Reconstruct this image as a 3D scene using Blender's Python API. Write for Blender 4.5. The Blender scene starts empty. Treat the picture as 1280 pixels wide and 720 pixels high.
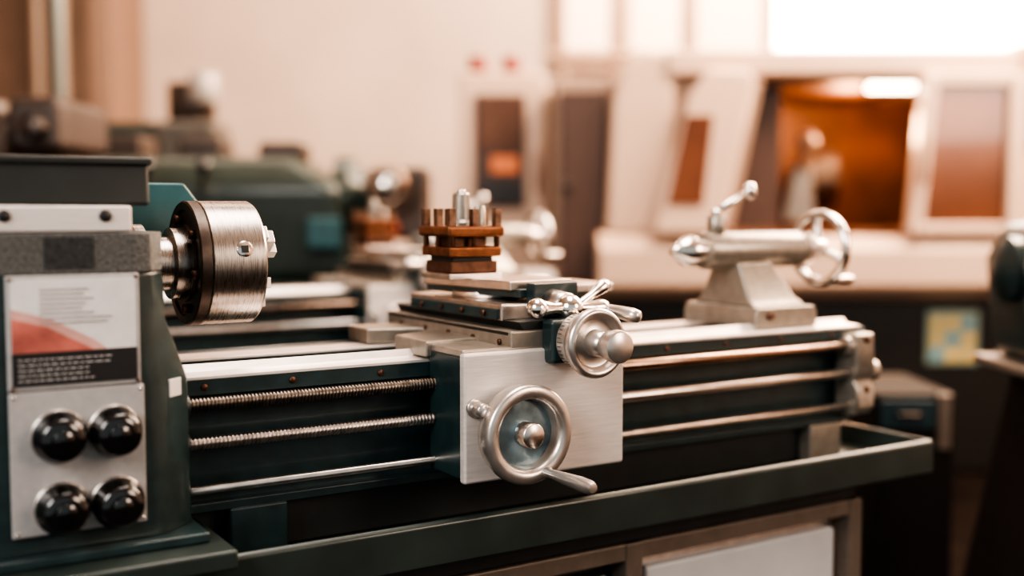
import bpy, bmesh, math, random
from mathutils import Vector, Matrix
random.seed(4)
CZ = 1.2
YAW = math.radians(32)
col = bpy.context.scene.collection

# ------------------------------------------------------------------ materials
def mat(name, c, metal=0.0, rough=0.5, var=0.08, scale=30, bump=0.0, emit=None, es=0, coat=0.0, stretch=None, rvar=0.0, spec=0.5):
    m = bpy.data.materials.new(name); m.use_nodes = True
    nt = m.node_tree; b = nt.nodes['Principled BSDF']
    b.inputs['Metallic'].default_value = metal
    b.inputs['Roughness'].default_value = rough
    b.inputs['Coat Weight'].default_value = coat
    b.inputs['Specular IOR Level'].default_value = spec
    tc = nt.nodes.new('ShaderNodeTexCoord'); mp = nt.nodes.new('ShaderNodeMapping')
    nz = nt.nodes.new('ShaderNodeTexNoise'); nz.inputs['Scale'].default_value = scale; nz.inputs['Detail'].default_value = 4
    nt.links.new(tc.outputs['Object'], mp.inputs[0]); nt.links.new(mp.outputs[0], nz.inputs['Vector'])
    if stretch: mp.inputs['Scale'].default_value = stretch
    cr = nt.nodes.new('ShaderNodeValToRGB')
    cr.color_ramp.elements[0].position = 0.3; cr.color_ramp.elements[1].position = 0.7
    cr.color_ramp.elements[0].color = tuple(max(0, x*(1-var*1.5)) for x in c)+(1,)
    cr.color_ramp.elements[1].color = tuple(min(1, x*(1+var)) for x in c)+(1,)
    nt.links.new(nz.outputs['Fac'], cr.inputs[0]); nt.links.new(cr.outputs[0], b.inputs['Base Color'])
    if rvar:
        mr = nt.nodes.new('ShaderNodeMapRange')
        mr.inputs['To Min'].default_value = max(0.03, rough-rvar); mr.inputs['To Max'].default_value = rough+rvar
        nt.links.new(nz.outputs['Fac'], mr.inputs['Value']); nt.links.new(mr.outputs[0], b.inputs['Roughness'])
    if bump:
        bp = nt.nodes.new('ShaderNodeBump'); bp.inputs['Strength'].default_value = bump; bp.inputs['Distance'].default_value = 0.002
        nt.links.new(nz.outputs['Fac'], bp.inputs['Height']); nt.links.new(bp.outputs[0], b.inputs['Normal'])
    if emit:
        b.inputs['Emission Color'].default_value = tuple(emit)+(1,); b.inputs['Emission Strength'].default_value = es
    return m

GREEN = mat('dark_green_paint', (.014,.032,.034), 0, .36, .2, 40, .12, coat=.2)
GREEN2 = mat('tray_green_paint', (.026,.037,.033), 0, .38, .2, 12, .05, coat=.25)
COVER = mat('cover_dark_paint', (.024,.026,.023), 0, .38, .2, 12, .05)
TRAYF = mat('oily_tray_floor', (.022,.030,.028), 0, .34, .3, 12, .05)
TEAL = mat('teal_paint', (.016,.080,.090), 0, .4, .2, 20)
CAST = mat('textured_cast_paint', (.085,.088,.086), .1, .6, .35, 260, .8)
STEEL = mat('polished_steel', (.68,.61,.56), 1, .30, .10, 60, .03, rvar=.06)
SATIN = mat('satin_chromed_wheel', (.60,.545,.50), .85, .30, .06, 60, .02, rvar=.05)
STEELT = mat('turned_steel', (.42,.375,.34), 1, .28, .18, 160, .02, stretch=(6,.3,.3), rvar=.06)
STEELD = mat('dull_turned_steel', (.10,.08,.07), 1, .42, .2, 60, .04)
CHROME = mat('chrome', (.80,.73,.67), 1, .17, .05, 30)
ALU = mat('brushed_aluminium', (.66,.60,.56), .35, .42, .06, 90, .08, stretch=(.3,1,4))
PLATE = mat('silver_panel', (.44,.42,.41), .35, .38, .05, 120)
WAY = mat('ground_bedway', (.88,.81,.76), .70, .36, .08, 90, .03, stretch=(.3,3,1))
BROWN = mat('bronzed_steel', (.24,.10,.052), .9, .33, .25, 60, .05)
BROWNL = mat('oiled_rod', (.34,.23,.17), 1, .27, .15, 60)
BOLT = mat('oxide_bolt', (.12,.06,.04), .8, .4, .3, 80)
BOLTL = mat('highlit_bolt', (.20,.12,.085), .9, .32, .3, 80)  # lighter bolt copy, silvery highlight put into the head colour
BLACK = mat('black_plastic', (.008,.008,.008), 0, .12, .1, 20, coat=.8)
DARK = mat('dark_recess', (.010,.012,.012), 0, .5, .2, 30)
SCREW = mat('dark_screw_thread', (.22,.185,.16), 1, .34, .25, 120)
SCREWL = mat('bright_screw_thread', (.52,.46,.42), 1, .30, .2, 120)
TIN = mat('castgrey_tailstock', (.335,.295,.25), .65, .34, .1, 60, .06)
GLASSD = mat('sight_disc', (.20,.27,.30), .5, .25, .5, 22)
WHITE = mat('white_label', (.62,.595,.575), 0, .4, .04, 60)
RED = mat('red_label', (.46,.13,.10), 0, .45, .3, 25)
INK = mat('black_label', (.02,.018,.018), 0, .4, .1, 60)
FRAME = mat('stand_frame_grey', (.17,.135,.11), .3, .45, .1, 30)
PANEL = mat('stand_panel_light', (.50,.50,.50), 0, .45, .06, 10)

# ------------------------------------------------------------------ builders
class Grp:
    def __init__(s, name, ox, oy, yaw=0.0):
        s.o = bpy.data.objects.new(name, None); s.o.empty_display_size = .1
        col.objects.link(s.o); s.ox, s.oy = ox, oy
        v = Matrix.Rotation(yaw, 4, 'Z') @ Vector((ox, oy, 0))
        s.o.location = v; s.o.rotation_euler = (0, 0, yaw)
G = None
def fin(name, bm, m, bevel=0, seg=2, ang=35):
    bmesh.ops.recalc_face_normals(bm, faces=bm.faces[:])
    if G: off = Vector((-G.ox, -G.oy, CZ))
    else: off = Vector((0, 0, CZ))
    for v in bm.verts: v.co += off
    me = bpy.data.meshes.new(name); bm.to_mesh(me); bm.free()
    me.shade_smooth(); me.set_sharp_from_angle(angle=math.radians(ang))
    me.materials.append(m)
    o = bpy.data.objects.new(name, me); col.objects.link(o)
    if G: o.parent = G.o
    if bevel:
        b = o.modifiers.new('bevel', 'BEVEL'); b.width = bevel; b.segments = seg; b.limit_method = 'ANGLE'; b.angle_limit = math.radians(40)
        b.harden_normals = True
    return o
def box(name, x0, x1, y0, y1, z0, z1, m, bevel=0.002, **k):
    bm = bmesh.new()
    vs = [bm.verts.new((x, y, z)) for z in (z0, z1) for (x, y) in ((x0, y0), (x1, y0), (x1, y1), (x0, y1))]
    for f in ((0,1,2,3),(4,5,6,7),(0,1,5,4),(1,2,6,5),(2,3,7,6),(3,0,4,7)): bm.faces.new([vs[i] for i in f])
    return fin(name, bm, m, bevel, **k)
def loft(name, levels, m, bevel=0.003, **k):
    bm = bmesh.new(); rings = [[bm.verts.new(p) for p in L] for L in levels]
    bm.faces.new(rings[0]); bm.faces.new(rings[-1]); n = len(rings[0])
    for a, b in zip(rings, rings[1:]):
        for i in range(n): bm.faces.new((a[i], a[(i+1)%n], b[(i+1)%n], b[i]))
    return fin(name, bm, m, bevel, **k)
def prism(name, pts, ax, lo, hi, m, bevel=0.002, **k):
    def q(p, h):
        return {'x': (h, p[0], p[1]), 'y': (p[0], h, p[1]), 'z': (p[0], p[1], h)}[ax]
    return loft(name, [[q(p, lo) for p in pts], [q(p, hi) for p in pts]], m, bevel, **k)
def rev(name, c, a, prof, m, n=48, bevel=0, ang=35):
    a = Vector(a).normalized(); c = Vector(c)
    u = a.orthogonal().normalized(); v = a.cross(u)
    bm = bmesh.new(); rings = []
    for h, r in prof:
        if r < 1e-6: rings.append([bm.verts.new(c+a*h)])
        else: rings.append([bm.verts.new(c+a*h+(u*math.cos(2*math.pi*i/n)+v*math.sin(2*math.pi*i/n))*r) for i in range(n)])
    if len(rings[0]) > 1: bm.faces.new(rings[0])
    if len(rings[-1]) > 1: bm.faces.new(rings[-1])
    for p, q in zip(rings, rings[1:]):
        if len(p) == 1 and len(q) == 1: continue
        for i in range(n):
            j = (i+1) % n
            if len(p) == 1: bm.faces.new((p[0], q[i], q[j]))
            elif len(q) == 1: bm.faces.new((p[i], p[j], q[0]))
            else: bm.faces.new((p[i], p[j], q[j], q[i]))
    return fin(name, bm, m, bevel, ang=ang)
def cyl(name, p0, p1, r, m, r1=None, ch=None, n=40):
    p0, p1 = Vector(p0), Vector(p1); L = (p1-p0).length; r1 = r if r1 is None else r1
    ch = min(.0015, r*.2, L*.2) if ch is None else ch
    return rev(name, p0, p1-p0, [(0,0),(0,r-ch),(ch,r),(L-ch,r1),(L,r1-ch),(L,0)], m, n, ang=50)
def torus(name, c, a, R, r, m, n=64, k=16, flat=1.0):
    a = Vector(a).normalized(); c = Vector(c); u = a.orthogonal().normalized(); v = a.cross(u)
    bm = bmesh.new(); g = []
    for i in range(n):
        t = 2*math.pi*i/n; d = u*math.cos(t)+v*math.sin(t)
        g.append([bm.verts.new(c+d*(R+r*math.cos(2*math.pi*j/k))+a*r*flat*math.sin(2*math.pi*j/k)) for j in range(k)])
    for i in range(n):
        for j in range(k): bm.faces.new((g[i][j], g[(i+1)%n][j], g[(i+1)%n][(j+1)%k], g[i][(j+1)%k]))
    return fin(name, bm, m, ang=80)
def ball(name, c, r, m, s=(1,1,1)):
    bm = bmesh.new(); bmesh.ops.create_uvsphere(bm, u_segments=28, v_segments=18, radius=r)
    for v in bm.verts: v.co = Vector((v.co.x*s[0], v.co.y*s[1], v.co.z*s[2]))+Vector(c)
    return fin(name, bm, m, ang=80)
def thread(name, x0, x1, y, z, r, m, pitch=.0045, depth=.0018):
    L = x1-x0; n = int(L/pitch); prof = [(0,0)]
    for i in range(n):
        h = i*pitch; prof += [(h, r-depth), (h+pitch*.3, r), (h+pitch*.6, r), (h+pitch*.9, r-depth)]
    prof.append((n*pitch, 0))
    return rev(name, (x0, y, z), (1, 0, 0), prof, m, 20, ang=30)

# ------------------------------------------------------------------ the lathe
AX = (1.43, -.065)    # spindle axis y,z
def build_lathe():
    global G
    G = Grp('metal_lathe', .9, 1.4, YAW)
    # ---- headstock casting
    def lv(z, xr, xf):
        return [(-.20,1.25,z),(xf,1.25,z),(xf+.018,1.256,z),(xr,1.285,z),(xr,1.56,z),(-.20,1.56,z)]
    loft('headstock_casting', [lv(-.362,.364,.312), lv(-.19,.362,.308), lv(-.12,.338,.300), lv(-.066,.335,.298)], GREEN, .004, seg=3)
    loft('headstock_shoulder', [lv(-.066,.335,.298), lv(-.022,.335,.297)], CAST, .002)
    box('shoulder_patch', .205, .255, 1.2488, 1.2505, -.060, -.026, mat('dark_badge', (.035,.035,.035), .2, .5, .3, 200, .4), .0005)
    box('silver_band', -.2, .296, 1.252, 1.30, -.0215, .007, ALU, .003)
    for x in (.168, .268): cyl('band_screw', (x,1.249,-.004), (x,1.254,-.004), .0065, INK)
    loft('top_cover', [[(-.2,1.262,.007),(.318,1.262,.007),(.318,1.54,.007),(-.2,1.54,.007)],
                       [(-.2,1.266,.060),(.318,1.266,.060),(.318,1.54,.060),(-.2,1.54,.060)]], COVER, .004, seg=3)
    box('cover_rim', -.2, .321, 1.259, 1.545, .051, .059, COVER, .002)
    prism('rear_chuck_guard', [(.30,-.07),(.47,-.07),(.47,.0),(.44,.040),(.30,.040)], 'y', 1.56, 1.59, TEAL, .004)
    box('headstock_base', -.2, .37, 1.232, 1.56, -.372, -.360, GREEN, .003)
    box('headstock_plinth', -.2, .388, 1.19, 1.55, -.395, -.372, GREEN2, .004)
    p0 = Vector((.333,1.2645,0)); d = Vector((.034,.029,0)).normalized(); nrm = Vector((d.y,-d.x,0))
    loft('white_tag', [[tuple(p0+d*a+nrm*.0035+Vector((0,0,z))) for a, z in ((0,-.208),(.022,-.208),(.022,-.188),(0,-.188))],
                       [tuple(p0+d*a-nrm*.003+Vector((0,0,z))) for a, z in ((0,-.208),(.022,-.208),(.022,-.188),(0,-.188))]], WHITE, .0005)
    # ---- front plates
    box('label_plate', .166, .300, 1.2455, 1.2505, -.186, -.066, PLATE, .001)
    box('control_plate', .166, .303, 1.2445, 1.2505, -.340, -.1875, PLATE, .001)
    box('label_sheet', .1705, .296, 1.2445, 1.2458, -.148, -.070, WHITE, .0003)
    PINK = mat('pink_label', (.52,.29,.25), 0, .45, .2, 25)
    prism('label_pink_field', [(.1705,-.100),(.21,-.112),(.25,-.134),(.268,-.148),(.1705,-.148)], 'y', 1.2440, 1.2446, PINK, 0)
    prism('label_red_field', [(.1705,-.110),(.205,-.120),(.245,-.142),(.255,-.148),(.1705,-.148)], 'y', 1.2436, 1.2442, RED, 0)
    box('label_black_field', .1705, .296, 1.2434, 1.2455, -.181, -.146, INK, .0003)
    LGT = mat('label_text_grey', (.30,.26,.25), 0, .5)
    for i in range(8):
        z = -.080-i*.0050; w = random.uniform(.04,.075)
        box('label_text', .198, .198+w, 1.2435, 1.2446, z-.0012, z, LGT, 0)
    for i in range(5):
        z = -.153-i*.0055; w = random.uniform(.055,.10)
        x = .176
        while x < .176+w:
            q = random.uniform(.003,.008); box('label_caption', x, x+q, 1.2430, 1.2439, z-.0009, z, WHITE, 0); x += q+.002
    for (x, z) in ((.170,-.0695),(.2965,-.0695),(.170,-.183),(.2965,-.183),(.1705,-.192),(.2985,-.192),(.1705,-.335),(.2985,-.335)):
        cyl('rivet', (x,1.2425,z), (x,1.246,z), .0018, BOLT if z>-.19 else CHROME, n=16)
    for (x, z) in ((.2135,-.236),(.2705,-.236),(.2145,-.313),(.2715,-.314)):
        cyl('knob_dial_ring', (x,1.2405,z), (x,1.245,z), .0285, STEEL)
        rev('knob', (x,1.2415,z), (0,-1,0), [(0,0),(0,.0272),(.004,.028),(.009,.0268),(.011,.0248),(.024,.0230),(.0275,.0205),(.0285,.012),(.0275,0)], BLACK, 48, ang=60)
        cyl('knob_cap', (x,1.2145,z), (x,1.2125,z), .0105, BLACK)
    # ---- chuck
    sy, sz = AX
    rev('spindle_nose', (.335,sy,sz), (1,0,0), [(0,0),(0,.050),(.012,.050),(.014,.034),(.045,.034),(.047,.045),(.068,.045),(.068,0)], STEELT, 56)
    rev('chuck_back_face', (.400,sy,sz), (1,0,0), [(0,0),(0,.048),(.003,.050),(.003,.066),(0,.068),(0,.0775),(.002,.0792),(.014,.0792),(.0155,.0775),(.0155,0)], STEELD, 96)
    rev('chuck_body', (.4155,sy,sz), (1,0,0), [(0,0),(0,.0775),(.0015,.0792),(.066,.0792),(.069,.077),(.0705,.066),(.0705,.024),(.065,.022),(.03,.02),(.03,0)], STEELT, 96)
    for k in range(3):
        a = math.radians(55+120*k); d = Vector((0, -math.sin(a), math.cos(a))); t = Vector((0, d.z, -d.y))
        for nm, r0, r1, xa, xb in (('jaw_base', .020,.070,.478,.492), ('jaw_step', .034,.060,.492,.503), ('jaw_tip', .022,.036,.492,.512)):
            b = bmesh.new(); vs = []
            for x in (xa, xb):
                for (r, s) in ((r0,-.009),(r1,-.009),(r1,.009),(r0,.009)):
                    p = Vector((x,sy,sz))+d*r+t*s; vs.append(b.verts.new(p))
            for f in ((0,1,2,3),(4,5,6,7),(0,1,5,4),(1,2,6,5),(2,3,7,6),(3,0,4,7)): b.faces.new([vs[i] for i in f])
            fin(nm, b, STEEL, .001)
        a2 = math.radians(76+120*k); d2 = Vector((0,-math.sin(a2),math.cos(a2))); p = Vector((.455,sy,sz))
        cyl('key_socket_ring', p+d2*.076, p+d2*.0805, .0105, CHROME)
        cyl('key_socket', p+d2*.076, p+d2*.0812, .007, DARK, n=4)
        for q in (-26, 26):
            a3 = a2+math.radians(q); d3 = Vector((0,-math.sin(a3),math.cos(a3)))
            cyl('backplate_bolt', Vector((.394,sy,sz))+d3*.058, Vector((.404,sy,sz))+d3*.058, .006, BOLT, n=16)
    # ---- bed
    prof = [(1.315,-.195),(1.345,-.195),(1.352,-.186),(1.359,-.195),(1.395,-.195),(1.395,-.235),(1.465,-.235),(1.465,-.195),(1.525,-.195),(1.525,-.225),(1.50,-.24),(1.50,-.36),(1.335,-.36),(1.335,-.222),(1.315,-.2185)]
    prism('bed_casting', prof, 'x', .33, 1.53, GREEN, .0015)
    prism('front_way_surface', [(1.3145,-.1945),(1.3145,-.199),(1.395,-.199),(1.395,-.1935),(1.360,-.1935),(1.352,-.184),(1.344,-.1935)], 'x', .33, 1.5305, WAY, .0008)
    box('rear_way_surface', .33, 1.5305, 1.465, 1.525, -.197, -.193, WAY, .0008)
    box('rack', .37, 1.50, 1.318, 1.335, -.236, -.2225, BOLT, .001)
    for x in (.39,.50,.62,.98,1.10,1.22,1.34,1.46): cyl('bed_screw', (x,1.3125,-.208), (x,1.316,-.208), .004, BOLT, n=16)
    box('bed_lower_flange', .34, 1.52, 1.322, 1.50, -.362, -.350, GREEN, .002)
    box('bed_plinth', .36, 1.50, 1.345, 1.49, -.4235, -.358, DARK, .003)
    thread('lead_screw', .355, .74, 1.300, -.226, .0085, SCREW)
    thread('feed_screw', .355, .74, 1.300, -.272, .0080, SCREWL, .005)
    cyl('lead_rod', (.74,1.300,-.226), (1.50,1.300,-.226), .0085, BROWNL)
    cyl('feed_rod', (.74,1.300,-.272), (1.52,1.300,-.272), .0085, STEEL)
    cyl('switch_rod', (.355,1.300,-.328), (1.50,1.300,-.328), .0055, STEEL)
    for z, r in ((-.226,.014),(-.272,.014),(-.328,.010)): cyl('rod_bushing', (.352,1.300,z), (.366,1.300,z), r, GREEN)
    prism('end_bracket', [(1.282,-.205),(1.33,-.205),(1.33,-.345),(1.290,-.345),(1.278,-.33),(1.278,-.30),(1.286,-.285),(1.278,-.27)], 'x', 1.485, 1.530, TIN, .005, seg=3)
    rev('bracket_boss', (1.526,1.300,-.272), (1,0,0), [(0,0),(0,.02),(.022,.018),(.026,.012),(.026,0)], TIN)
    rev('bracket_boss_upper', (1.487,1.300,-.226), (-1,0,0), [(0,0),(0,.017),(.012,.016),(.014,.012),(.014,0)], TIN)
    for z in (-.215,-.30): cyl('bracket_screw', (1.508,1.276,z), (1.508,1.283,z), .006, BOLT, n=16)
    box('bed_end_cap', 1.53, 1.540, 1.312, 1.53, -.345, -.198, GREEN, .003)
    for x in (.42, 1.42): box('bed_foot', x, x+.075, 1.32, 1.51, -.424, -.36, TIN if x > 1 else GREEN, .004)
    # ---- chip tray
    box('tray_floor', -.25, 1.60, 1.235, 1.66, -.432, -.424, TRAYF, .001)
    prism('tray_front_lip', [(1.222,-.445),(1.222,-.392),(1.228,-.387),(1.236,-.392),(1.242,-.424),(1.242,-.445)], 'x', -.25, 1.615, GREEN2, .003, seg=3)
    prism('tray_end_lip', [(1.615,-.445),(1.615,-.389),(1.606,-.388),(1.600,-.424),(1.600,-.445)], 'y', 1.224, 1.68, GREEN2, .002)
    box('tray_back_lip', -.25, 1.61, 1.66, 1.675, -.445, -.389, GREEN2, .003)
    # ---- stand
    box('stand_core', -.20, 1.47, 1.33, 1.62, -1.16, -.445, DARK, .003)
    box('stand_top_rail', -.20, 1.51, 1.285, 1.31, -.515, -.488, FRAME, .003)
    box('stand_top_plate', -.20, 1.50, 1.29, 1.63, -.488, -.4455, DARK, .003)
    for x in (.30, 1.00, 1.478): box('stand_post', x, x+.032, 1.283, 1.325, -1.17, -.488, FRAME, .003)
    box('stand_bottom_rail', -.20, 1.51, 1.285, 1.31, -1.15, -1.12, FRAME, .003)
    box('cabinet_door', 1.05, 1.462, 1.30, 1.332, -1.10, -.535, PANEL, .006)
    box('door_edge', 1.04, 1.47, 1.318, 1.333, -1.11, -.526, STEEL, .002)
    box('drawer_front', .35, .985, 1.305, 1.332, -1.10, -.535, GREEN2, .006)
    for x in (-.15, 1.40): box('levelling_foot', x, x+.07, 1.30, 1.60, -1.2, -1.15, DARK, .004)
    # ---- carriage
    before = set(G.o.children)
    box('apron_body', .690, .938, 1.226, 1.313, -.342, -.182, GREEN, .004)
    box('apron_plate', .688, .940, 1.214, 1.228, -.345, -.178, ALU, .004, seg=3)
    box('saddle_front_wing', .690, .955, 1.222, 1.345, -.1845, -.174, TIN, .003)
    prism('saddle_wings', [(.682,1.305),(.76,1.312),(.89,1.312),(.985,1.305),(.985,1.40),(.90,1.43),(.90,1.46),(.985,1.49),(.985,1.56),(.682,1.56),(.682,1.49),(.76,1.46),(.76,1.43),(.682,1.40)], 'z', -.192, -.170, TIN, .003)
    box('saddle_bridge', .7625, .905, 1.222, 1.59, -.178, -.154, TIN, .003)
    box('bridge_strip', .7615, .763, 1.23, 1.58, -.160, -.156, DARK, .0005)
    prism('cross_slide_dovetail', [(.785,-.158),(.775,-.143),(.893,-.143),(.883,-.158)], 'y', 1.225, 1.585, DARK, .001)
    box('cross_slide', .772, .897, 1.262, 1.53, -.145, -.122, STEEL, .003)
    box('cross_slide_gib', .768, .773, 1.27, 1.52, -.143, -.129, GREEN, .001)
    for y in (1.30,1.36,1.42,1.48): cyl('gib_screw', (.764,y,-.136), (.769,y,-.136), .004, BOLT, n=14)
    for y in (1.25,1.32,1.39,1.46,1.54): cyl('saddle_screw', (.7595,y,-.170), (.7635,y,-.170), .004, BOLT, n=14)
    # compound
    cyl('swivel_base', (.838,1.395,-.122), (.838,1.395,-.112), .058, STEEL, n=64)
    A = math.radians(8)
    def R2(p):
        dx, dy = p[0]-.838, p[1]-1.395
        return (.838+dx*math.cos(A)-dy*math.sin(A), 1.395+dx*math.sin(A)+dy*math.cos(A))
    def rbox(nm, x0, x1, y0, y1, z0, z1, m, bv=.002):
        return prism(nm, [R2((x0,y0)),R2((x1,y0)),R2((x1,y1)),R2((x0,y1))], 'z', z0, z1, m, bv)
    rbox('compound_base', .788,.888,1.275,1.49,-.116,-.104,GREEN)
    rbox('compound_slide', .780,.893,1.285,1.485,-.106,-.0935,STEEL)
    rbox('compound_end_plate', .800,.880,1.258,1.276,-.145,-.096,GREEN)
    box('travelling_table', .89, 1.01, 1.33, 1.44, -.116, -.104, STEEL, .003)
    box('table_support', .90, .985, 1.34, 1.43, -.170, -.116, GREEN, .003)
    # toolpost
    T = (.792,1.405)
    def tp(nm, h, z0, z1, m, bv=.002):
        pts = [(T[0]-h,T[1]-h),(T[0]+h,T[1]-h),(T[0]+h,T[1]+h),(T[0]-h,T[1]+h)]
        return prism(nm, pts, 'z', z0, z1, m, bv)
    tp('toolpost_foot', .043, -.0945, -.086, STEEL)
    tp('toolpost_core', .026, -.088, -.032, BOLT)
    tp('toolpost_lower_block', .038, -.086, -.069, BOLT)
    tp('toolpost_waist', .033, -.072, -.061, DARK)
    tp('toolpost_lower_plate', .0425, -.063, -.0485, BROWN, .003)
    tp('toolpost_upper_plate', .0460, -.0345, -.0195, BROWN, .004)
    for i in range(3):
        for j in range(3):
            if i == 1 and j == 1: continue
            x, y = T[0]+(i-1)*.037, T[1]+(j-1)*.037
            cyl('clamp_screw', (x,y,-.050), (x,y,-.010), .0042, BOLT, n=12)
            loft('clamp_screw_head', [[(x-.0052,y-.0052,z),(x+.0052,y-.0052,z),(x+.0052,y+.0052,z),(x-.0052,y+.0052,z)] for z in (-.0200,.005)], BOLTL, .0008)
    rev('toolpost_hub', (T[0],T[1],-.021), (0,0,1), [(0,0),(0,.018),(.006,.018),(.010,.0135),(.046,.0125),(.049,.010),(.049,0)], TIN)
    cyl('toolpost_stud', (T[0],T[1],.026), (T[0],T[1],.032), .006, STEEL)
    rev('toolpost_cap', (T[0]+.020,T[1]-.016,-.021), (0,0,1), [(0,0),(0,.010),(.026,.009),(.030,.007),(.030,0)], TIN)
    # apron handwheel
    W = (.758,-.280)
    cyl('wheel_shaft', (W[0],1.216,W[1]), (W[0],1.16,W[1]), .016, STEEL)
    rev('apron_wheel_rim', (W[0],1.203,W[1]), (0,-1,0), [(0,.040),(0,.054),(.006,.0605),(.020,.0640),(.030,.0640),(.034,.0630),(.0365,.0600),(.0365,.0510),(.034,.0465),(.028,.0440),(.012,.042),(.010,.040)], SATIN, 96, ang=50)
    rev('apron_wheel_dish', (W[0],1.186,W[1]), (0,-1,0), [(-.01,0),(-.01,.046),(0,.046),(.001,.040),(.004,.020),(.004,0)], GLASSD, 64, ang=50)
    rev('apron_wheel_hub', (W[0],1.184,W[1]), (0,-1,0), [(0,0),(0,.013),(.008,.011),(.012,.010),(.014,.008),(.014,.005),(.010,.004),(.010,0)], GLASSD)
    rev('crank_handle', (W[0]+.024,1.17,W[1]-.050), (0,-1,0), [(0,0),(0,.007),(.006,.0075),(.010,.0055),(.04,.0075),(.075,.0092),(.095,.0085),(.102,.006),(.103,0)], SATIN, 32, ang=60)
    cyl('apron_knob', (.702,1.215,-.247), (.702,1.188,-.247), .009, SATIN)
    cyl('apron_knob_flange', (.702,1.215,-.247), (.702,1.209,-.247), .012, SATIN)
    cyl('apron_oiler', (.915,1.215,-.20), (.915,1.211,-.20), .005, BOLT, n=16)
    # cross-slide handwheel (solid dished wheel with graduated dial behind)
    C = (.849,-.168)
    box('cross_screw_bracket', C[0]-.040, C[0]+.034, 1.196, 1.224, -.198, -.140, GREEN, .006)
    rev('cross_feed_dial', (C[0],1.197,C[1]), (0,-1,0), [(0,0),(0,.033),(.004,.036),(.020,.036),(.022,.031),(.026,.028),(.03,.028),(.03,0)], SATIN, 64)
    for k in range(40):
        a = 2*math.pi*k/40; d = Vector((math.cos(a),0,math.sin(a)))
        L = .012 if k%5 == 0 else .007
        cyl('dial_tick', Vector((C[0],1.191,C[1]))+d*.0361, Vector((C[0],1.191-L,C[1]))+d*.0361, .0005, DARK, n=6, ch=.0001)
    rev('cross_wheel', (C[0],1.168,C[1]), (0,-1,0), [(0,0),(0,.036),(.003,.043),(.009,.0455),(.015,.0455),(.019,.043),(.020,.039),(.017,.0345),(.010,.031),(.008,.022),(.010,.018),(.010,0)], SATIN, 80, ang=50)
    rev('cross_wheel_hub', (C[0],1.160,C[1]), (0,-1,0), [(0,0),(0,.018),(.02,.016),(.024,.0125),(.030,.0125),(.034,.019),(.050,.0215),(.056,.0205),(.058,.018),(.058,0)], SATIN, 56, ang=40)
    # compound ball crank
    K = Vector((.854,1.222,-.128)); e = Vector((.985,0,-.03)).normalized()
    cyl('compound_screw_dial', (.850,1.262,-.124), (.854,1.228,-.128), .020, STEEL, n=48)
    ball('crank_hub', K, .0185, CHROME)
    rev('crank_arm', K+e*-.056, e, [(0,0),(.002,.009),(.010,.0115),(.018,.0105),(.030,.0075),(.056,.010),(.078,.0075),(.094,.0095),(.107,.0125),(.116,.010),(.119,0)], CHROME, 32, ang=70)
    rev('crank_grip', K+e*.056+Vector((0,.004,0)), Vector((.30,-1,-.16)), [(0,0),(0,.007),(.006,.006),(.03,.0085),(.052,.010),(.062,.008),(.064,0)], SATIN, 28, ang=70)
    rev('clamp_lever', K+e*.018+Vector((0,.01,0)), Vector((.9,.1,.50)), [(0,0),(0,.007),(.03,.0055),(.045,.008),(.055,.010),(.063,.008),(.066,0)], CHROME, 28, ang=70)
    ball('crank_ball', K+e*-.052, .0140, CHROME)
    car = [o for o in G.o.children if o not in before]
    # ---- tailstock
    prism('tailstock_base', [(1.310,-.193),(1.452,-.193),(1.452,-.170),(1.446,-.158),(1.316,-.158),(1.310,-.170)], 'y', 1.340, 1.520, TIN, .003)
    loft('tailstock_pedestal', [[(1.320,1.355,-.159),(1.442,1.355,-.159),(1.442,1.505,-.159),(1.320,1.505,-.159)],
                                [(1.322,1.37,-.145),(1.432,1.37,-.145),(1.432,1.49,-.145),(1.322,1.49,-.145)],
                                [(1.325,1.398,-.085),(1.398,1.398,-.085),(1.398,1.462,-.085),(1.325,1.462,-.085)]], TIN, .005, seg=3)
    rev('tailstock_barrel', (1.268,sy,sz), (1,0,0), [(0,0),(0,.022),(.003,.030),(.01,.032),(.222,.031),(.227,.027),(.240,.025),(.240,0)], TIN, 64)
    rev('tailstock_quill', (1.268,sy,sz), (-1,0,0), [(0,0),(0,.021),(.018,.020),(.020,.026),(.036,.0245),(.052,.013),(.058,.007),(.064,.006),(.066,0)], CHROME, 48, ang=50)
    rev('tail_dial', (1.506,sy,sz), (1,0,0), [(0,0),(0,.028),(.016,.028),(.018,.02),(.036,.018),(.053,.016),(.056,.010),(.056,0)], STEEL, 48)
    torus('tail_wheel_rim', (1.553,sy,sz), (1,0,0), .061, .0085, CHROME, flat=1.1)
    for k in range(3):
        a = math.radians(80+120*k)
        cyl('tail_wheel_spoke', (1.549,sy,sz), (1.553,sy+.058*math.cos(a),sz+.058*math.sin(a)), .0075, STEEL)
    rev('tail_crank_handle', (1.553,sy-.020,sz-.058), (1,0,0), [(0,0),(0,.006),(.02,.007),(.05,.009),(.062,.007),(.064,0)], STEEL, 28, ang=60)
    cyl('tail_lock_boss', (1.302,sy,-.038), (1.302,sy,-.006), .0155, TIN)
    rev('tail_lock_pivot', (1.302,sy,-.006), (0,0,1), [(0,0),(0,.009),(.008,.009),(.012,.005),(.012,0)], CHROME)
    lv0 = Vector((1.300,sy,.000)); lv1 = Vector((1.368,sy-.01,.036))
    cyl('tail_lock_lever', lv0, lv1, .0065, CHROME)
    ball('tail_lock_ball', lv1, .0125, CHROME, (1,1,1.25))
    cyl('tail_clamp_bolt', (1.34,1.345,-.172), (1.34,1.333,-.172), .007, BOLT, n=6)
    return G.o, car

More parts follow.
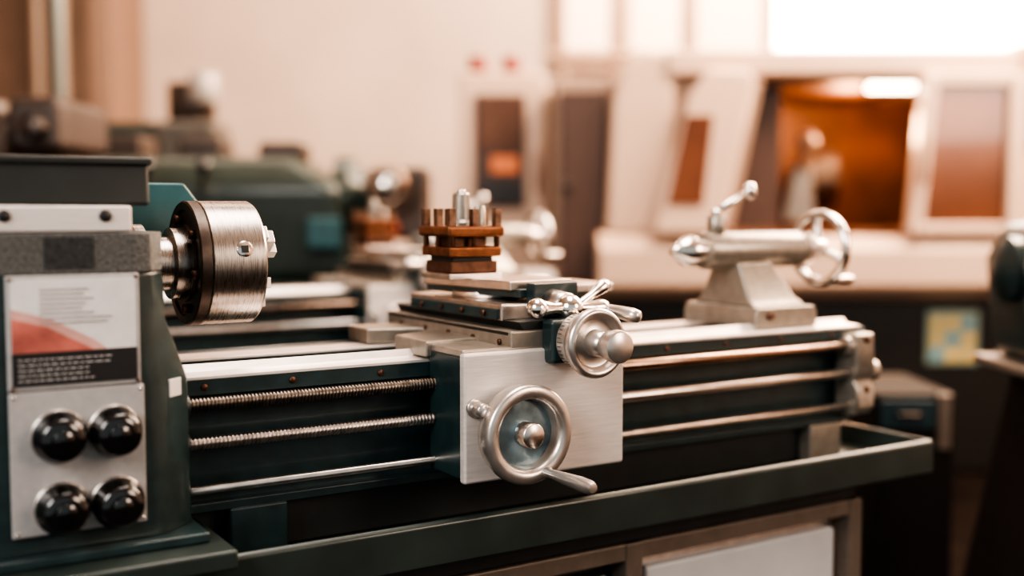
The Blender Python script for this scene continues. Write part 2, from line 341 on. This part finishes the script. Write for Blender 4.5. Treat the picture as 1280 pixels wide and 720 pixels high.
lathe, car = build_lathe()
def clone(src, carr, dx, dy, carshift):
    e = bpy.data.objects.new(src.name, None); e.empty_display_size = .1; col.objects.link(e)
    e.rotation_euler = src.rotation_euler
    e.location = src.location + (Matrix.Rotation(YAW,4,'Z') @ Vector((dx,dy,0)))
    for c in src.children:
        n = c.copy(); col.objects.link(n); n.parent = e
        if c in carr: n.location = (carshift,0,0)
clone(lathe, car, .20, 1.24, .24)

# ------------------------------------------------------------------ room
G = None
WALLM = mat('painted_wall', (.60,.46,.375), 0, .8, .05, 2)
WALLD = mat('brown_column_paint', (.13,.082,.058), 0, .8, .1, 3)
FLOORM = mat('dark_workshop_floor', (.008,.005,.004), 0, .9, .4, 4, .1, spec=.05)
CEILM = mat('ceiling_paint', (.6,.52,.46), 0, .9, .05, 3)
box('floor', -5, 5, -3.5, 8.1, -1.3, -1.2, FLOORM, 0)
box('wall_back', -5, 5, 8, 8.1, -1.2, 3.2, WALLM, 0)
box('wall_left', -5.1, -5, -3.5, 8.1, -1.2, 3.2, WALLM, 0)
box('wall_right', 5, 5.1, -3.5, 8.1, -1.2, 3.2, WALLM, 0)
box('ceiling', -5, 5, -3.5, 8.1, 3.2, 3.3, CEILM, 0)
G = Grp('structural_column', -3.3, 7.5)
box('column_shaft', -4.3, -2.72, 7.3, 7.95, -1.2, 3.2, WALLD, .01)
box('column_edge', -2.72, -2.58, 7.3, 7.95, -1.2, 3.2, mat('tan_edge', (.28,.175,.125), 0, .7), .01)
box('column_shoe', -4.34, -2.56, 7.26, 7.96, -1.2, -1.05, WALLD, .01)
G = Grp('wall_conduit', -2.9, 7.2)
PIPEC = mat('conduit_paint', (.34,.25,.19), .2, .5)
for x in (-3.02,-2.86): cyl('conduit_pipe', (x,7.22,-1.2), (x,7.22,3.2), .028, PIPEC)
for z in (.6,1.6,2.6): box('conduit_clamp', -3.08, -2.80, 7.18, 7.3, z, z+.04, PIPEC, .004)
WINDIM = mat('dim_window_pane', (.8,.6,.45), 0, .3, 0, 1, emit=(1,.74,.55), es=1.0)  # same window, weaker emission: glow painted in two steps, rising rightward
WINM = mat('daylit_window_pane', (.9,.8,.7), 0, .3, 0, 1, emit=(1,.87,.76), es=10)  # brighter step of the painted window glow
WFR = mat('window_frame_paint', (.42,.27,.19), 0, .6)
G = Grp('window_1', 2.3, 7.95)
box('dim_pane', .35, 1.80, 7.96, 7.99, 1.05, 2.9, WINDIM, 0)
box('bright_pane', 1.80, 4.7, 7.96, 7.99, 1.05, 2.9, WINM, 0)
for x in (.28,.75,1.22,1.75,3.9,4.66): box('mullion', x, x+.08, 7.90, 7.99, 1.0, 2.95, WFR, .005)
for z in (1.0,1.95,2.9): box('transom', .28, 4.78, 7.91, 7.99, z, z+.05, WFR, .005)
G = Grp('overhead_pipe', 1.0, 6.9)
for x in (.30,.62,1.05): cyl('pipe_drop', (x,6.9,.62), (x,6.9,3.2), .03, WFR)
cyl('pipe_run', (.2,6.9,.95), (4.9,6.9,.95), .035, WFR)

# ------------------------------------------------------------------ CNC machine
CW = mat('cnc_cream_paint', (.56,.38,.28), 0, .40, .03, 3, coat=.2)
CWD = mat('cnc_grey_paint', (.28,.18,.13), 0, .5, .05, 3)
CB = mat('cnc_black_base', (.010,.008,.007), 0, .4, .1, 5)
CBR = mat('cnc_brown_door', (.06,.030,.021), 0, .45, .1, 5)
AMB = mat('amber_tinted_glass', (.14,.045,.018), .1, .2, .2, 3, coat=.4)
INT = mat('enclosure_interior', (.17,.068,.034), .3, .5, .5, 2.5)
G = Grp('cnc_turning_center', 1.6, 5.5)
box('black_base', .42, 3.1, 5.08, 6.4, -1.2, -.39, CB, .02)
prism('lower_skirt', [(5.0,-.38),(4.93,-.33),(4.93,-.16),(5.02,-.09),(6.4,-.09),(6.4,-.39),(5.02,-.39)], 'x', .38, 3.1, CW, .02, seg=4)
box('side_door', .22, .43, 5.05, 6.3, -.39, .54, CBR, .01)
box('side_door_frame', .18, .46, 5.10, 6.4, -1.2, .60, CWD, .02)
cyl('side_door_knob', (.25,5.05,.12), (.25,5.02,.12), .02, STEELD)
prism('left_column', [(.42,-.10),(.72,-.10),(.72,.70),(.60,.72),(.50,.66),(.45,.50)], 'y', 5.0, 6.4, CW, .03, seg=4)
box('top_fascia', .68, 3.1, 4.98, 6.4, .60, .715, CW, .02, seg=3)
box('left_infill', .70, .90, 5.03, 5.08, -.09, .61, CWD, .004)
box('rear_shell', .70, 3.1, 6.1, 6.4, -.10, .62, INT, .01)
box('interior_floor', .70, 3.1, 5.0, 6.1, -.11, -.085, INT, .002)
box('interior_left', .86, .90, 5.02, 6.1, -.09, .60, INT, .002)
box('interior_roof', .90, 1.85, 5.02, 6.1, .57, .60, INT, .002)
prism('left_door', [(.62,-.10),(.92,-.10),(1.06,.58),(1.02,.62),(.86,.62),(.78,.52)], 'y', 4.90, 5.03, CW, .02, seg=3)
prism('left_door_window', [(.675,.03),(.835,.03),(.875,.42),(.755,.42)], 'y', 4.892, 4.905, AMB, .004)
prism('opening_trim', [(.93,-.08),(.97,-.08),(1.10,.58),(1.06,.58)], 'y', 4.95, 5.06, CWD, .005)
box('partly_open_screen', 1.00, 1.22, 5.12, 5.16, -.08, .57, CBR, .004)
prism('right_door_left_stile', [(1.74,-.10),(1.80,-.10),(1.86,.60),(1.80,.60)], 'y', 4.91, 5.0, CW, .01)
box('right_door_right_stile', 2.17, 2.24, 4.91, 5.0, -.10, .60, CW, .01)
box('right_door_top_rail', 1.80, 2.2, 4.92, 5.0, .55, .61, CW, .01)
box('right_door_bottom_rail', 1.76, 2.2, 4.92, 5.0, -.10, -.05, CW, .01)
prism('right_door_window', [(1.79,-.06),(2.18,-.06),(2.18,.56),(1.84,.56)], 'y', 4.945, 4.96, AMB, .002)
box('door_handle', 1.775, 1.795, 4.86, 4.92, .12, .34, CWD, .006)
box('right_column', 2.24, 3.1, 4.95, 6.1, -.10, .75, CW, .03, seg=3)
box('control_screen', 2.25, 2.50, 4.93, 4.955, .30, .55, mat('control_screen_lilac', (.34,.25,.34), 0, .3), .004)
rev('workpiece_chuck', (1.12,5.55,.12), (1,0,0), [(0,0),(0,.24),(.10,.24),(.12,.20),(.12,.08),(.18,.07),(.18,0)], BROWNL, 40)
rev('tool_turret', (1.45,5.6,.16), (1,0,0), [(0,0),(0,.15),(.14,.15),(.14,0)], STEELD, 10)
loft('turret_arm', [[(1.30,5.4,-.05),(1.46,5.4,-.05),(1.46,5.6,-.05),(1.30,5.6,-.05)],[(1.36,5.4,.22),(1.44,5.4,.22),(1.44,5.6,.22),(1.36,5.6,.22)]], TIN, .01)
ball('coolant_nozzle', (1.40,5.35,.33), .05, CWD)
cyl('coolant_pipe', (1.40,5.40,.2), (1.40,5.36,.34), .022, CWD)
box('work_lamp', 1.60, 1.80, 5.04, 5.10, .545, .585, mat('work_lamp_glow', (1,.9,.8), 0, .3, 0, emit=(1,.80,.58), es=16), .004)
YEL = mat('decal_yellow', (.75,.48,.10), 0, .5, .1, 20); BLU = mat('decal_blue', (.12,.30,.38), 0, .5, .1, 20)
box('decal_sheet', 1.89, 2.12, 5.068, 5.082, -.69, -.45, mat('decal_pale', (.34,.42,.34), 0, .5), .002)
for i in range(3):
    for j in range(3):
        prism('decal_patch', [(1.905+i*.07,-.675+j*.07),(1.955+i*.07,-.665+j*.07),(1.96+i*.07,-.62+j*.07),(1.915+i*.07,-.625+j*.07)], 'y', 5.060, 5.069, YEL if (i*2+j)%3 else BLU, 0)

# control cabinet
G = Grp('electrical_control_cabinet', -.02, 5.8)
box('cabinet_shell', -.26, .17, 5.5, 6.1, -1.15, .68, CW, .02)
box('cabinet_plinth', -.24, .15, 5.53, 6.08, -1.2, -1.15, CB, .002)
box('dark_window', -.185, .065, 5.485, 5.505, .02, .57, CBR, .006)
box('inner_screen', -.165, .045, 5.480, 5.487, .30, .55, BOLT, .004)
box('lit_readout', -.10, .03, 5.478, 5.487, .19, .27, mat('amber_readout', (.4,.10,.03), 0, .4, .1, emit=(1,.25,.06), es=.3), .004)
box('dark_keypad', -.17, .05, 5.478, 5.487, .05, .15, INK, .003)
RL = mat('red_beacon_glass', (.22,.03,.015), 0, .3, .1)
for x in (-.17, .0):
    cyl('beacon', (x,5.7,.68), (x,5.7,.78), .05, RL); cyl('beacon_collar', (x,5.7,.68), (x,5.7,.695), .058, CWD)
cyl('cabinet_handle', (.12,5.47,.1), (.12,5.47,.3), .012, CWD)
box('handle_mount', .11, .13, 5.47, 5.505, .15, .25, CWD, .002)

# ------------------------------------------------------------------ machines on the left
MG = mat('machine_dark_green', (.024,.036,.028), 0, .4, .2, 8, coat=.15)
MB = mat('machine_dark_brown', (.05,.032,.024), .1, .45, .2, 8)  # dark brown body colour of the left-hand machines
MGR = mat('machine_grey', (.13,.115,.10), .3, .4, .15, 8)
G = Grp('toolroom_lathe', -1.2, 4.3)
loft('headstock_housing', [[(-1.75,4.0,-.25),(-.55,4.0,-.25),(-.55,4.6,-.25),(-1.75,4.6,-.25)],
                           [(-1.75,3.98,.10),(-.62,3.98,.10),(-.62,4.6,.10),(-1.75,4.6,.10)],
                           [(-1.70,4.06,.20),(-.80,4.06,.20),(-.80,4.55,.20),(-1.70,4.55,.20)]], MG, .04, seg=4)
rev('spindle_cover', (-.66,4.25,.04), (1,0,0), [(0,0),(0,.17),(.06,.17),(.10,.12),(.16,.10),(.16,0)], MG)
rev('faceplate', (-.50,4.25,.04), (1,0,0), [(0,0),(0,.12),(.05,.12),(.06,.05),(.06,0)], MGR)
box('bed', -1.75, .15, 4.0, 4.55, -.42, -.25, MG, .02)
box('bedway', -.6, .16, 4.02, 4.5, -.25, -.23, WAY, .004)
box('cabinet_base', -1.75, -.9, 3.98, 4.6, -1.2, -.42, MG, .02)
box('end_leg', -.35, .12, 4.02, 4.5, -1.2, -.42, MG, .02)
box('carriage', -.36, -.02, 3.88, 4.5, -.30, -.08, MGR, .02)
torus('carriage_wheel', (-.43,3.84,.09), (0,1,.05), .062, .014, BROWNL)
cyl('carriage_wheel_hub', (-.43,3.80,.09), (-.43,4.0,.09), .035, CHROME)
box('carriage_head', -.50,-.30,3.98,4.2,-.10,.16, MB, .02)
for i, x in enumerate((-1.5,-1.3,-1.1)):
    cyl('speed_lever', (x,3.99,.06), (x+.03,3.90,.16), .012, CHROME); ball('lever_ball', (x+.03,3.90,.16), .028, BLACK)
for x in (-1.55,-1.25,-.95): box('top_tray_item', x, x+.17, 4.2, 4.4, .19, .20+random.uniform(.05,.10), MB, .02)
box('chip_guard', -.72, -.60, 3.93, 3.98, -.13, -.02, TEAL, .01)
cyl('red_stop_button', (-.44,3.90,-.06), (-.44,3.99,-.06), .04, RL)

G = Grp('milling_machine', -1.9, 5.0)
box('column', -2.15, -1.72, 4.9, 5.5, -1.1, .42, MB, .04, seg=3)
box('machine_foot', -2.3, -1.5, 4.6, 5.55, -1.2, -1.1, MB, .02)
box('ram', -2.02, -1.62, 4.5, 5.4, .28, .42, MG, .03)
loft('head', [[(-1.72,4.45,.10),(-1.50,4.45,.10),(-1.50,4.7,.10),(-1.72,4.7,.10)],[(-1.76,4.42,.42),(-1.46,4.42,.42),(-1.46,4.74,.42),(-1.76,4.74,.42)]], MGR, .03)
cyl('motor', (-1.61,4.58,.42), (-1.61,4.58,.60), .11, MB)
cyl('motor_cap', (-1.53,4.50,.50), (-1.53,4.50,.64), .07, mat('pale_motor_cap', (.42,.37,.33), .2, .4))
cyl('quill', (-1.61,4.58,-.05), (-1.61,4.58,.10), .05, STEEL)
box('knee', -2.1, -1.75, 4.55, 4.95, -.75, -.30, MG, .03)
box('table', -2.5, -1.0, 4.5, 4.8, -.30, -.20, MGR, .01)
torus('table_wheel', (-.98,4.65,-.25), (1,0,0), .09, .015, CHROME)
cyl('table_wheel_hub', (-1.01,4.65,-.25), (-.95,4.65,-.25), .03, CHROME)
for k in range(3):
    a=2.1*k; cyl('table_wheel_spoke', (-.98,4.65,-.25), (-.98,4.65+.09*math.cos(a),-.25+.09*math.sin(a)), .01, CHROME)
G.o.location.y += .75; G.o.location.x += .10

G = Grp('surface_grinder', -1.62, 3.4)
MLG = mat('machine_light_grey', (.19,.165,.145), .2, .4)
box('grinder_base', -1.95, -1.28, 3.2, 3.8, -1.2, -.25, MG, .03)
box('grinder_table', -2.05, -1.2, 3.15, 3.5, -.25, -.15, MGR, .01)
box('grinder_column', -1.75, -1.42, 3.5, 3.8, -.25, .30, MB, .03)
box('grinder_head', -1.72, -1.54, 3.1, 3.6, .14, .34, MLG, .03, seg=3)
rev('wheel_guard', (-1.50,3.28,.18), (1,0,0), [(0,0),(0,.11),(.06,.11),(.07,.10),(.07,0)], MB)
cyl('grinder_dial', (-1.35,3.24,.24), (-1.35,3.16,.24), .035, STEELD)
box('dial_bracket', -1.44, -1.28, 3.2, 3.6, .17, .33, MB, .03)
cyl('lamp_pole', (-1.42,3.55,.30), (-1.42,3.55,1.4), .018, mat('pole_grey', (.36,.37,.32), .3, .4))
rev('lamp_shade', (-1.42,3.55,1.38), (0,0,1), [(0,.10),(.02,.10),(.12,.03),(.14,.0)], MGR)

# ------------------------------------------------------------------ right-hand foreground machine
G = Grp('pedestal_machine', 1.22, 2.35)  # simplified pedestal machine in place of another lathe's headstock
loft('pedestal', [[(.98,2.2,-1.2),(1.5,2.2,-1.2),(1.5,2.6,-1.2),(.98,2.6,-1.2)],[(1.02,2.22,-1.0),(1.46,2.22,-1.0),(1.46,2.58,-1.0),(1.02,2.58,-1.0)],[(1.12,2.26,-.33),(1.40,2.26,-.33),(1.40,2.5,-.33),(1.12,2.5,-.33)]], mat('pedestal_black_brown', (.010,.006,.005), 0, .7, .2, 8, spec=.2), .02)
box('pedestal_head_plate', 1.035, 1.42, 2.2, 2.5, -.335, -.315, TIN, .004)
loft('gearbox_body', [[(1.07,2.24,-.315),(1.42,2.24,-.315),(1.42,2.5,-.315),(1.07,2.5,-.315)],[(1.05,2.22,-.10),(1.42,2.22,-.10),(1.42,2.5,-.10),(1.05,2.5,-.10)],[(1.08,2.26,-.02),(1.42,2.26,-.02),(1.42,2.48,-.02),(1.08,2.48,-.02)]], GREEN, .03, seg=4)
rev('wheel_cover', (1.07,2.36,-.12), (-1,0,0), [(0,0),(0,.07),(.03,.07),(.04,.05),(.05,.02),(.05,0)], GREEN)
rev('front_hub', (1.075,2.235,-.11), (0,-1,0), [(0,0),(0,.05),(.02,.046),(.03,.03),(.05,.028),(.05,0)], STEEL)
for z in (-.03,-.20,-.27): cyl('body_bolt', (1.075,2.235,z), (1.075,2.215,z), .012, CHROME, n=12)
cyl('drop_lever', (1.03,2.22,-.02), (1.02,2.20,-.20), .007, CHROME)

G = Grp('tool_cabinet', 1.1, 3.2)
box('cabinet_body', .98, 1.20, 3.0, 3.4, -1.2, -.49, mat('cabinet_black_brown', (.012,.009,.008), 0, .7, .2, 8, spec=.2), .006)
box('blue_drawer', .995, 1.145, 2.99, 3.005, -.585, -.505, mat('drawer_blue', (.022,.045,.055), .1, .4), .004)
box('side_trim', 1.15, 1.185, 2.985, 3.01, -.64, -.49, FRAME, .003)
cyl('drawer_pull', (1.04,2.98,-.545), (1.10,2.98,-.545), .006, STEELD)
for x in (1.04,1.10): cyl('pull_post', (x,2.98,-.545), (x,2.992,-.545), .005, STEELD)

# ------------------------------------------------------------------ lights
G = None
def area(name, loc, tgt, size, power, c, sy=None):
    l = bpy.data.lights.new(name, 'AREA'); l.energy = power; l.color = c; l.size = size
    if sy: l.shape = 'RECTANGLE'; l.size_y = sy
    o = bpy.data.objects.new(name, l); col.objects.link(o); o.location = loc
    o.rotation_euler = (Vector(tgt)-Vector(loc)).to_track_quat('-Z', 'Y').to_euler(); return o
area('softbox_light', (-1.6,-1.2,2.6), (.3,1.5,1.0), 1.3, 78, (1,.93,.88))
area('side_fill_light', (4.2,-.6,2.6), (1.2,1.7,.9), 1.6, 75, (1,.80,.65))  # unseen warm fill added to brighten the lathe's front faces
area('window_daylight', (3.2,4.2,3.3), (.8,1.7,1.0), 2.0, 270, (1,.74,.55))
area('ceiling_light_near', (.2,1.8,4.1), (.2,1.8,0), 1.2, 80, (1,.90,.82), 2.4)
area('ceiling_light_far', (2.4,4.0,4.2), (2.1,6,.9), 1.8, 320, (1,.76,.56), 1.2)
area('ceiling_light_mid', (1.5,6.2,4.2), (1.4,8,1.9), 1.6, 210, (1,.80,.62), 1.0)
area('ceiling_light_left', (-1.4,5.0,4.2), (-.8,7,1.0), 2.0, 80, (1,.80,.64), 1.2)
pl = bpy.data.lights.new('enclosure_lamp', 'POINT'); pl.energy = 20; pl.color = (1,.54,.27); pl.shadow_soft_size = .08
po = bpy.data.objects.new('enclosure_lamp', pl); col.objects.link(po); po.location = (1.6,5.35,1.62)

w = bpy.data.worlds.new('world'); bpy.context.scene.world = w; w.use_nodes = True
w.node_tree.nodes['Background'].inputs[0].default_value = (.70,.78,.79,1); w.node_tree.nodes['Background'].inputs[1].default_value = .48

# ------------------------------------------------------------------ camera
cd = bpy.data.cameras.new('camera'); co = bpy.data.objects.new('camera', cd); col.objects.link(co)
cd.sensor_width = 36; cd.lens = 36*1400/1280
co.location = (0, 0, CZ); co.rotation_euler = (math.radians(90-3.88), 0, 0)
cd.clip_start = .02
cd.dof.use_dof = True; cd.dof.focus_distance = 1.42; cd.dof.aperture_fstop = 1.3
bpy.context.scene.camera = co
sc = bpy.context.scene
sc.view_settings.view_transform = 'AgX'
sc.view_settings.look = 'AgX - High Contrast'
sc.view_settings.exposure = 0.42
